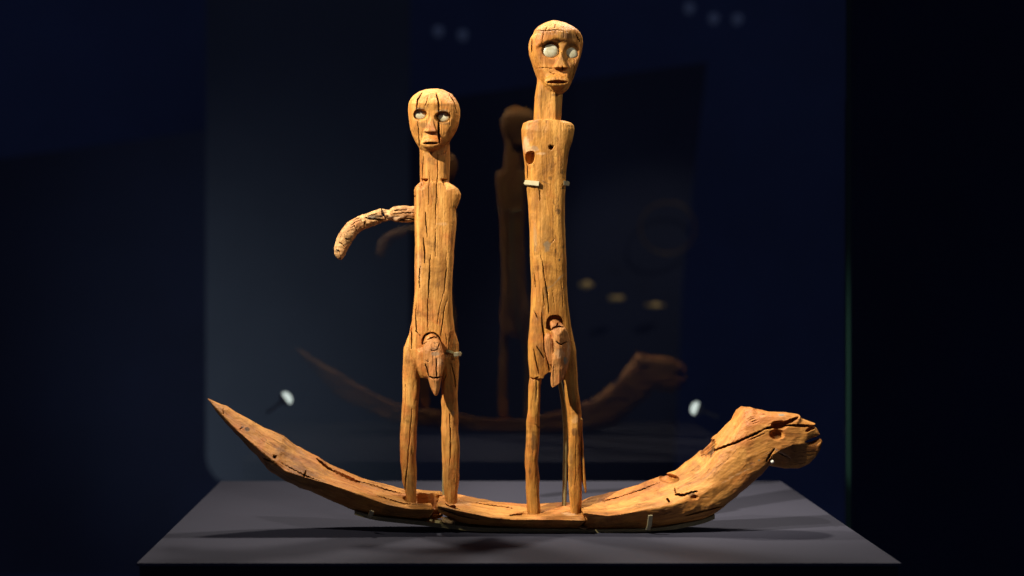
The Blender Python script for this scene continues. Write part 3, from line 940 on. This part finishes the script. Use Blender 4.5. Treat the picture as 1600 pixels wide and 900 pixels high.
# peg of the smaller figure
v = Vol(640, 712, 512, 624, 4, 66, 0.7)
PEG_S = smooth_poly([(663, 528), (668, 522), (676, 520), (684, 524), (689, 532), (692, 545), (695, 552), (693, 572), (689, 592), (687, 606), (683, 615), (679, 614), (674, 604), (670, 590), (666, 575), (662, 562), (661, 545)], 1)
v.add(extrude(PEG_S, lambda x, y: np.interp(y, [520, 545, 590, 615], [13, 15, 13, 9]) + 0 * x, 9, lambda x, y: np.interp(y, [520, 545, 580, 615], [26, 32, 37, 40]) + 0 * x))
for k, (pts, hw) in enumerate([([(668, 531), (677, 527), (686, 527)], 1.2), ([(650, 545), (668, 534)], .9), ([(672, 545), (676, 549), (684, 546), (686, 536)], .9), ([(664, 568), (668, 578), (670, 588)], 1.1), ([(682, 560), (682, 590)], .8),
                               ([(670, 588), (677, 591), (689, 589)], 1.1), ([(666, 564), (671, 565)], .8)]):
    crack(v, pts, hw, 30, 0.5, k)
st_p = [('r', 'e', 680, 545, 8, 5, .5), ('g', 'e', 680, 553, 7, 4, .5), ('b', 'e', 685, 566, 7, 9, .35), ('r', 'l', [(668, 589), (690, 590)], 1.2, .8), ('r', 'l', [(682, 570), (682, 588)], 1.0, .8)]
sculpt('peg', v, M['peg'], fig_s, fig_disp(51, .6, (9, 14)), None, st_p, 27)

# ---- the taller figure
HEAD_T = smooth_poly([(865.6, 32), (850, 36), (836, 46), (832, 56), (827, 64), (826.4, 80), (831, 96), (840, 122), (846.7, 136), (854, 145), (865.6, 150.5), (879, 147.5), (890, 136), (899, 113), (907, 87), (910.5, 64), (904, 50), (890, 39)], 1)
fig_t = empty('wooden_figure', W(866, 796, 0))
tag(fig_t, 'taller carved wooden figure without arms, standing nearer the animal head prow', 'carved figure')
v = Vol(808, 924, 24, 808, -46, 52, 0.85)
NL = [(100, 842), (124, 840), (153, 835.6), (200, 834)]; NR = [(100, 882), (147, 879), (200, 875.5)]
v.add(loft(NL, NR, [(100, 21), (210, 20)], [(100, 22), (210, 22)], 3.2, (100, 204)), (820, 900, 95, 210, -46, 52))
def ridge(x, y, w):
    px, py = fr(x, y, w)
    return np.where(px < 867, 20 - 0.10 * (867 - px), 20 - 0.85 * (px - 867)) - w
v.cut(lambda x, y, w: ridge(x, y, w).astype(np.float32), (826, 890, 105, 200, 0, 52), 1.0)
TL = [(189, 826), (193, 818), (203, 815), (221, 816), (239, 818), (258, 820.5), (281, 821), (294, 823.5), (322, 826), (364, 827.5), (409, 829), (444, 830.6), (478, 829.7), (518, 827), (534, 825.5), (562, 825.5), (578, 827), (592, 828)]
TR = [(189, 880), (193, 892), (197, 896), (203, 897), (210, 896), (221, 894), (235, 889), (247, 886.7), (272, 884), (304, 883), (340, 882), (373, 883), (409, 884.4), (444, 885), (471, 887), (510, 892), (532, 894), (562, 886), (592, 876)]
v.add(loft(TL, TR, [(189, 24), (206, 26), (300, 26), (440, 26), (540, 27), (592, 20)], [(189, 22), (592, 26)], 3.2, (189.5, 590)), (808, 924, 185, 600, -46, 52), 0.8)
# chest: the left flank is a separate facet
v.cut(lambda x, y, w: (24.5 - 0.75 * np.clip(842 - fr(x, y, w)[0], 0, 40) - w + np.interp(y, [205, 235, 300, 400, 470], [30, 9, 0, 1, 24])).astype(np.float32), (808, 845, 200, 475, 0, 52), 1.5)
v.add(loft([(500, 830), (562, 826), (590, 827.6), (602, 826), (638, 825.5), (659, 822), (684, 821.7), (723, 821), (766, 822), (806, 824)],
           [(500, 848), (590, 847), (602, 845), (626, 844), (669, 843.4), (690, 842.6), (720, 840), (748, 842), (774, 843.4), (806, 844.4)],
           [(500, 12), (590, 14), (806, 12)], [(500, 16), (806, 12)], 2.6, (500, 802)), (808, 862, 495, 808, -40, 40))
v.add(loft([(500, 874), (590, 878), (600, 881), (651, 887.4), (690, 888), (728, 888.7), (764, 889.4), (799, 892), (806, 892)],
           [(500, 890), (532, 896.5), (546, 900), (570, 901), (606, 903), (643, 906.6), (677, 907), (723, 907.3), (758, 908.6), (779, 909), (799, 906.6), (806, 906)],
           [(500, 14), (590, 17), (806, 12)], [(500, 16), (806, 12)], 2.8, (500, 804)), (866, 924, 495, 808, -40, 40))
# splinter beside the right leg
v.add(extrude([(904, 650), (908.6, 655), (911.7, 715), (915.8, 767), (914.4, 770), (910.5, 756), (907.2, 690)], 6, 2, 2), (900, 922, 645, 775, -12, 16))
# hip loses its middle below the peg
v.cut(extrude([(847, 598), (849, 586), (856, 580), (880, 582), (880, 598)], 60, 2, 0), (845, 884, 575, 604, -46, 52))
# arm socket, nail hole, peg niche
v.cut(extrude(smooth_poly([(820, 239), (833, 237), (835, 246), (833, 255), (827, 258), (821, 254)], 1), 24, 2, 26), (814, 842, 230, 264, 0, 52))
v.cut(extrude([(855, 230), (858, 228), (861, 229.5), (864, 229), (863, 233), (860, 236.5), (856, 235)], 18, 1, 27), (850, 870, 222, 242, 5, 52))
v.cut(extrude(smooth_poly([(851, 516), (852, 500), (856, 493), (864, 490.5), (873, 492), (878, 500), (879, 516)], 1), 20, 2, 27), (845, 885, 484, 522, 4, 52))
# head
v.add(extrude(HEAD_T, lambda x, y: np.interp(y, [32, 60, 105, 150], [24, 36, 34, 27]) + 0 * x, lambda x, y: np.interp(y, [32, 70, 150], [20, 26, 20]) + 0 * x, 2), (812, 924, 24, 156, -46, 52), 1.0)
FW_T = 38
# the face is turned a little to the viewer's right
v.cut(lambda x, y, w: (39.5 - np.where(fr(x, y, w)[0] > 879, 0.62 * (fr(x, y, w)[0] - 879), 0.10 * (879 - fr(x, y, w)[0])) - w).astype(np.float32), (812, 924, 44, 152, 0, 52), 3.0)
v.cut(lambda x, y, w: ((np.sqrt(((fr(x, y, w)[0] - 895) / 15) ** 2 + ((fr(x, y, w)[1] - 82) / 16) ** 2 + ((w - 34) / 15) ** 2) - 1) * 12).astype(np.float32), (875, 915, 60, 104, 10, 52), 4.0)
face(v, 876.5, [(861, 78, 15.8, 14.5), (893, 82, 13.5, 12)], 66, (80, 105.5, 12), (870.5, 127, 16, 3.8), FW_T, 146, (812, 924, 24, 153, 2, 52), 7.0, 2.5)
for k, (pts, hw) in enumerate([
    ([(849, 47), (848, 60), (847, 74)], 1.0), ([(838, 47), (852, 48), (868, 46.5), (888, 50)], .7), ([(838, 107), (850, 106), (864, 107)], .55), ([(898, 92), (896, 112), (893, 132)], .6), ([(855, 42), (852, 50)], .7), ([(868, 38), (867, 46)], .5), ([(881, 41), (881, 60)], .6), ([(899, 52), (907, 66)], .7), ([(832, 60), (830, 82)], .9),
    ([(858, 112), (864, 116), (868, 114)], .5), ([(872, 104), (872, 110)], .8), ([(879, 103), (879.5, 110)], .9),
    ([(824, 256), (824, 283)], .7), ([(842, 290), (843.6, 314)], .8), ([(845, 398), (849, 420), (852, 441), (857, 474)], 1.0), ([(856, 456), (857, 490)], 1.2), ([(849, 450), (850, 480)], .7), ([(834, 425), (837, 450)], .7),
    ([(863, 452), (866, 478)], .5), ([(877, 440), (880, 480)], .5), ([(846, 488), (849, 520), (851, 545), (859, 580)], 1.6), ([(838, 540), (850, 560)], 1.1), ([(833, 545), (839, 570), (842, 585)], .8), ([(835, 485), (841, 500)], .8),
    ([(827, 590), (834, 592), (842, 589)], 1.3), ([(838, 594), (838, 626)], .9), ([(836, 662), (843, 670)], 1.0), ([(899, 690), (900, 740), (898, 766)], .6), ([(885, 545), (890, 580)], .5), ([(862, 380), (868, 372)], .5), ([(833, 610), (831, 650)], .5)]):
    crack(v, pts, max(hw * 0.82, 0.48), 0.0 if hw > 1 else 4.0, 0.5, k + 40)
st_t = [('r', 'e', 884, 66, 22, 16, .30), ('r', 'e', 897, 100, 9, 24, .30), ('r', 'e', 876, 92, 8, 12, .30), ('r', 'e', 848, 92, 12, 14, .18), ('r', 'e', 870, 50, 30, 5, .25), ('r', 'e', 862, 230, 14, 20, .14), ('r', 'e', 845, 205, 12, 12, .22), ('r', 'e', 880, 215, 10, 20, .16), ('r', 'e', 872, 170, 6, 22, .22), ('r', 'e', 838, 520, 9, 40, .22), ('r', 'e', 880, 350, 5, 50, .15),  # forehead and right face: real smudges plus shade painted into the wood
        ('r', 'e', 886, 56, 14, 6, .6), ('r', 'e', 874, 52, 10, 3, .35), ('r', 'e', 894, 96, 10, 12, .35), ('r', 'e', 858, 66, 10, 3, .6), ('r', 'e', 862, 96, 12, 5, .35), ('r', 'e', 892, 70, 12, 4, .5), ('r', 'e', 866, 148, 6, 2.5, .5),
        ('r', 'e', 837, 184, 5, 9, .3), ('b', 'e', 822, 226, 6, 14, .7), ('b', 'e', 832, 233, 10, 5, .6), ('b', 'e', 845, 240, 8, 2, .5), ('r', 'e', 835, 232, 6, 4, .4), ('r', 'e', 827, 210, 5, 14, .25),  # first mark paints in the shadow at the neck base
        ('r', 'e', 872, 330, 5, 5, .75), ('r', 'l', [(863, 310), (866, 318), (869, 326)], 1.0, .6), ('r', 'l', [(872, 308), (871, 326)], 1.0, .6), ('r', 'l', [(846, 282), (859, 288)], 1.0, .6), ('r', 'e', 860, 278, 5, 4, .5), ('r', 'e', 878, 268, 3, 5, .5),
        ('g', 'e', 855, 384, 6, 10, .5), ('r', 'e', 854, 365, 12, 18, .3), ('r', 'e', 852, 345, 10, 10, .22), ('g', 'l', [(856, 450), (866, 444), (872, 436), (884, 427)], 1.0, .6), ('g', 'e', 836, 370, 3, 26, .3), ('r', 'e', 874, 406, 1.6, 2, .9), ('r', 'e', 868, 392, 1.4, 4, .7),
        ('r', 'e', 880, 386, 2, 3, .7), ('r', 'e', 853, 455, 4, 10, .55), ('r', 'e', 845, 552, 8, 24, .45), ('r', 'e', 837, 612, 3, 20, .5), ('r', 'e', 834, 690, 5, 16, .65), ('r', 'e', 898, 676, 5, 8, .6), ('r', 'e', 892, 730, 3, 40, .45), ('r', 'e', 828, 736, 3, 6, .5),
        ('b', 'e', 899, 655, 6, 8, .25), ('g', 'e', 840, 720, 1.5, 30, .4), ('r', 'e', 894, 560, 3, 24, .3), ('r', 'l', [(848, 480), (842, 560)], 1.2, .4)]
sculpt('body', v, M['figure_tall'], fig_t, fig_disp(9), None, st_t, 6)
blob_mesh('eye', fitpos(860.2, 79.8, FW_T - 11.5), (12.6, 10.6, 4), M['quartz'], fig_t, 21, 0.05, -0.12)
blob_mesh('eye', fitpos(893.4, 83.4, FW_T - 17.5), (10.4, 8.6, 3.6), M['quartz'], fig_t, 35, 0.11, -0.25)

v = Vol(842, 898, 490, 612, 2, 70, 0.7)
PEG_T = smooth_poly([(856, 502), (862, 498), (869, 498), (878, 506), (885, 518), (889, 532), (889, 550), (887, 565), (883, 579), (874, 594), (861, 602.5), (857.5, 598), (858, 586), (861, 562), (863, 546), (861, 530), (860, 516)], 1)
v.add(extrude(PEG_T, lambda x, y: np.interp(y, [498, 540, 602], [12, 15, 9]) + 0 * x, 7, lambda x, y: np.interp(y, [498, 520, 560, 602], [20, 30, 38, 42]) + 0 * x))
v.add(extrude(smooth_poly([(848, 520), (856, 518), (864, 528), (866, 548), (862, 570), (855, 566), (850, 546)], 1), 7, 5, 26), (842, 870, 512, 576, 10, 50), 1.5)
v.cut(lambda x, y, w: (44 - 0.8 * np.clip(fr(x, y, w)[0] - 874, 0, 30) - w).astype(np.float32), (840, 898, 505, 600, 20, 70), 1.5)
for k, (pts, hw) in enumerate([([(860, 520), (864, 512), (872, 510), (880, 511)], 1.2), ([(869, 533), (875, 539), (885, 534)], 1.1), ([(863, 530), (865, 552)], .8), ([(872, 505), (870, 510)], .8), ([(866, 570), (864, 590)], .5)]):
    crack(v, pts, hw, 24, 0.5, k)
st_pt = [('g', 'e', 884, 564, 4, 8, 1.0), ('b', 'e', 876, 552, 9, 8, .45), ('r', 'l', [(866, 540), (872, 548)], 1.0, .4), ('r', 'e', 856, 540, 6, 18, .3), ('b', 'l', [(888, 536), (888, 560)], 1.5, .6)]
sculpt('peg', v, M['peg'], fig_t, fig_disp(61, .7, (10, 14)), None, st_pt, 31)

# ------------------------------------------------------------------ the mount
mt = empty('display_mount', W(840, 830, 0))
tag(mt, 'thin khaki metal mount with clips and rods cradling boat and figures', 'mount')
SB = [(555, 801.5), (568, 805.5), (589, 810.5), (620, 814), (654, 817.5), (702, 823), (735, 827), (770, 828.6), (830, 829.6), (900, 829.6), (960, 829.4), (1016, 827.5), (1050, 824.5), (1080, 819), (1100, 814), (1114, 808)]
HB = dict(left=(LEFT_BOT, 555, 676), mid=(MID_BOT, 686, 905), right=(RIGHT_BOT, 906, 1120))
def hull_bottom(x):
    for t, a, b in HB.values():
        if a <= x <= b:
            xs, ys = zip(*t); return float(np.interp(x, xs, ys))
    return 812.0
bm = bmesh.new(); rows = []
for x in np.linspace(555, 1114, 70):
    yb = float(np.interp(x, *zip(*SB))); yt = min(hull_bottom(x) - 2.0, yb - 2.2)
    yt = max(yt, yb - 6.5)
    rows.append([bm.verts.new(W(x, yy, ww)) for yy, ww in ((yt, 16), (yb, 16), (yb, -21), (yt, -21))])
for a, b in zip(rows, rows[1:]):
    for k in range(4): bm.faces.new((a[k], a[(k + 1) % 4], b[(k + 1) % 4], b[k]))
bm.faces.new(rows[0]); bm.faces.new(rows[-1][::-1])
bm_obj('base_strip', rel(bm, mt), M['mount'], mt)
def bar(pts, hw, th):
    """flat clip: polyline (x, y, w), width hw across, thickness th towards the viewer"""
    bm = bmesh.new(); rows = []
    for i, p in enumerate(pts):
        a = pts[max(i - 1, 0)]; b = pts[min(i + 1, len(pts) - 1)]
        dx, dy = b[0] - a[0], b[1] - a[1]
        L = math.hypot(dx, dy) or 1
        nx, ny = -dy / L, dx / L
        rows.append([bm.verts.new(W(p[0] + nx * s * hw, p[1] + ny * s * hw, p[2] + t)) for s, t in ((1, 0), (1, th), (-1, th), (-1, 0))])
    for a, b in zip(rows, rows[1:]):
        for k in range(4): bm.faces.new((a[k], a[(k + 1) % 4], b[(k + 1) % 4], b[k]))
    bm.faces.new(rows[0]); bm.faces.new(rows[-1][::-1])
    bmesh.ops.bevel(bm, geom=list(bm.edges), offset=0.0003, segments=2, affect='EDGES')
    return bm
bm_obj('clip', rel(bar([(578, 806, 24), (580, 800, 36), (584.5, 790, 46)], 3.4, 4), mt), M['clip'], mt)
bm_obj('clip', rel(bar([(1009, 824, 20), (1009.5, 814, 36), (1010, 796.5, 46)], 3.4, 4), mt), M['clip'], mt)
bm_obj('clip', rel(bar([(819, 285.5, 8), (826, 286.5, 17), (840.5, 288.5, 26)], 3.6, 5), mt), M['clip'], mt)
bm_obj('clip', rel(bar([(888, 288, 14), (878.5, 287.5, 26)], 3.6, 5), mt), M['clip'], mt)
bm_obj('clip', rel(bar([(720.5, 552, 10), (716, 552, 16), (709, 552.5, 20)], 3.4, 4), mt), M['clip'], mt)
bm_obj('clip', rel(bar([(708.8, 550, 16), (697, 546.5, 22)], 2.0, 3), mt), M['mount'], mt)
def curve_pts(ctrl, n=24):
    c = np.array(ctrl, float); t = np.linspace(0, 1, len(c)); q = np.linspace(0, 1, n)
    return [W(np.interp(s, t, c[:, 0]), np.interp(s, t, c[:, 1]), np.interp(s, t, c[:, 2])) for s in q]
def catmull(ctrl, n=8):
    c = [np.array(p, float) for p in ctrl]; c = [c[0]] + c + [c[-1]]
    out = []
    for i in range(1, len(c) - 2):
        for k in range(n):
            t = k / n
            out.append(0.5 * ((2 * c[i]) + (-c[i - 1] + c[i + 1]) * t + (2 * c[i - 1] - 5 * c[i] + 4 * c[i + 1] - c[i + 2]) * t * t + (-c[i - 1] + 3 * c[i] - 3 * c[i + 1] + c[i + 2]) * t ** 3))
    out.append(c[-2])
    return [W(*p) for p in out]
bm_obj('rod', rel(tube_bm(catmull([(866, 560, -30), (872, 582, -30), (878, 606, -28), (883, 640, -26), (885.5, 680, -26), (885, 730, -26), (883.5, 800, -26)]), 3.6 / S), mt), M['mount'], mt, smooth=True)
bm_obj('rod', rel(tube_bm(catmull([(704, 553, -32), (698, 620, -34), (695, 690, -32), (694, 790, -26)]), 3.6 / S), mt), M['mount'], mt, smooth=True)
bm_obj('rod', rel(tube_bm(catmull([(866, 560, -30), (858, 480, -33), (853, 380, -34), (853, 288, -32)]), 3.2 / S), mt), M['mount'], mt, smooth=True)
for (xa, xb, y) in ((819, 888, 287), (697, 720.5, 552)):
    bm_obj('band', rel(tube_bm([W(xa, y, 8), W(xa + 3, y, -12), W((xa + xb) / 2, y, -33), W(xb - 3, y, -12), W(xb, y, 12)], 1.6 / S, 8), mt), M['mount'], mt, smooth=True)

# ------------------------------------------------------------------ the case glass
gp = empty('glass_panel', (0, G, -0.1))
gx0, gx1 = -0.75, at(1322, 0, G).x
bm_obj('pane', rel(box_bm((gx0, G, -0.12), (gx1, G + 0.006, 0.55)), gp), M['glass'], gp)
bm_obj('edge', rel(box_bm((gx1 + 0.0002, G - 0.001, -0.12), (gx1 + 0.0052, G + 0.007, 0.55), 0.0006), gp), M['glass_edge'], gp)
tag(gp, 'large upright glass pane with a dark green edge, mirroring the figures faintly', 'glass panel')

# ------------------------------------------------------------------ beyond the glass
def prism(pts, Ys, thick):
    """board seen through pixel corners, each corner at its own distance"""
    bm = bmesh.new()
    a = [bm.verts.new(at(p[0], p[1], y)) for p, y in zip(pts, Ys)]
    b = [bm.verts.new(at(p[0], p[1], y) + Vector((0, thick, 0))) for p, y in zip(pts, Ys)]
    n = len(a)
    bm.faces.new(a); bm.faces.new(b[::-1])
    for k in range(n): bm.faces.new((a[k], b[k], b[(k + 1) % n], a[(k + 1) % n]))
    return bm
db = bm_obj('display_board', prism([(-150, 268), (1105, 97), (1066, 440), (1048, 900), (-150, 900)], [3.6, 3.2, 3.2, 3.2, 3.6], 0.05), M['dark_board'])
tag(db, 'tall black display board standing behind the glass', 'board')
sb = bm_obj('added_side_board', prism([(1338, -80), (1800, -80), (1800, 960), (1334, 960)], [1.9] * 4, 0.03), M['dark_board'])  # board added only to keep this side dark
tag(sb, 'black board added to darken beyond the right edge of the glass', 'board')
def rounded(x0, y0, x1, y1, r):
    pts = [(x0, y0), (x1, y0), (x1, y1)]
    for k in range(9):
        a = math.pi / 2 * k / 8
        pts.append((x0 + r - r * math.sin(a), y1 - r + r * math.cos(a)))
    return pts
pr = rounded(322, -60, 640, 760, 50)
gb = bm_obj('haze_panel', prism(pr, [2.9] * len(pr), 0.04), M['haze_board'])  # added panel standing in for a hazy reflection on the glass
tag(gb, 'pale grey panel with a rounded lower corner, added as a hazy reflection at left', 'panel')

def case_lamp(face_c, stem_end, Y, lab, r=0.009):
    base = at(stem_end[0], stem_end[1], Y)
    e = empty('spotlight', base)
    a = at(face_c[0], face_c[1], Y)
    d = (a - base).normalized()
    bm_obj('stem', rel(tube_bm([base, base + (a - base) * 0.5, a - d * r * 0.9], [0.0022, 0.002, 0.0022], 10), e), M['stem'], e, smooth=True)
    bm_obj('lamp_head', rel(tube_bm([a - d * r * 0.9, a - d * r * 0.7, a - d * r * 0.1], [r * 0.5, r * 0.95, r], 20), e), M['stem'], e, smooth=True)
    side = Vector((0.35 * (1 if d.x > 0 else -1), -0.9, 0.1)).normalized()
    bm = bmesh.new()
    bmesh.ops.create_uvsphere(bm, u_segments=20, v_segments=12, radius=r)
    q = Vector((d.x, -0.5, d.z)).normalized().to_track_quat('Z', 'Y').to_matrix()
    for vv in bm.verts:
        vv.co = q @ Vector((vv.co.x, vv.co.y, vv.co.z * 0.5)) + (a - e.location)
    bm_obj('lamp_face', bm, M['lamp'], e, smooth=True)
    tag(e, lab, 'spotlight', 'small lit spotlights behind the glass')
case_lamp((448, 622), (417, 645), 1.95, 'small lit white spotlight on a stem above the pointed stern')
case_lamp((1087, 638), (1123, 652), 1.95, 'small lit white spotlight on a stem beside the animal head')

GOLD = [(915, 445, 0.016, 0.008, 'small bright gold ornament just right of the taller figure'), (963, 466, 0.017, 0.006, 'flat gold ornament second along from the taller figure'),
        (1022, 477, 0.022, 0.005, 'long thin gold ornament third along from the taller figure')]
for px, py, a, b_, lab in GOLD:
    bm = bmesh.new(); bmesh.ops.create_icosphere(bm, subdivisions=3, radius=1)
    rnd = random.Random(int(px))
    for vv in bm.verts:
        k = 1 + 0.25 * math.sin(vv.co.x * 5 + px) * math.cos(vv.co.z * 4)
        vv.co = Vector((vv.co.x * a * k, vv.co.y * 0.005, vv.co.z * b_ * k))
    o = bm_obj('gold_ornament', bm, M['gold'], None, at(px, py, 3.17), smooth=True)
    tag(o, lab, 'ornament', 'gold ornaments on the black board')
bm = tube_bm([at(1043, 356, 3.17) + Vector((math.sin(t) * 0.060, 0, math.cos(t) * 0.056)) for t in np.linspace(0.0, 2 * math.pi, 40)], 0.0016, 8)
c0 = at(1043, 356, 3.17)
bmesh.ops.translate(bm, verts=bm.verts, vec=-c0)
o = bm_obj('neck_ring', bm, M['bronze'], None, c0, smooth=True)
tag(o, 'faint thin gold ring hanging on the black board', 'ring')

for px, py, lab in ((685, 50, 'dim round ceiling lamp above the shorter figure, left of two'), (723, 56, 'dim round ceiling lamp above the shorter figure, right of two'), (1077, 14, 'dim round ceiling lamp highest of three at upper right'),
                    (1115, 30, 'dim round ceiling lamp in the middle of three at upper right'), (1152, 31, 'dim round ceiling lamp farthest right of three at upper right')):
    bm = bmesh.new()
    bmesh.ops.create_cone(bm, segments=20, cap_ends=True, radius1=0.012, radius2=0.015, depth=0.02)
    p = at(px, py, 4.4)
    o = bm_obj('ceiling_lamp', bm, M['lamp_dim'], None, p)
    o.rotation_euler = (math.radians(60), 0, 0)
    tag(o, lab, 'lamp', 'dim ceiling lamps beyond the glass')
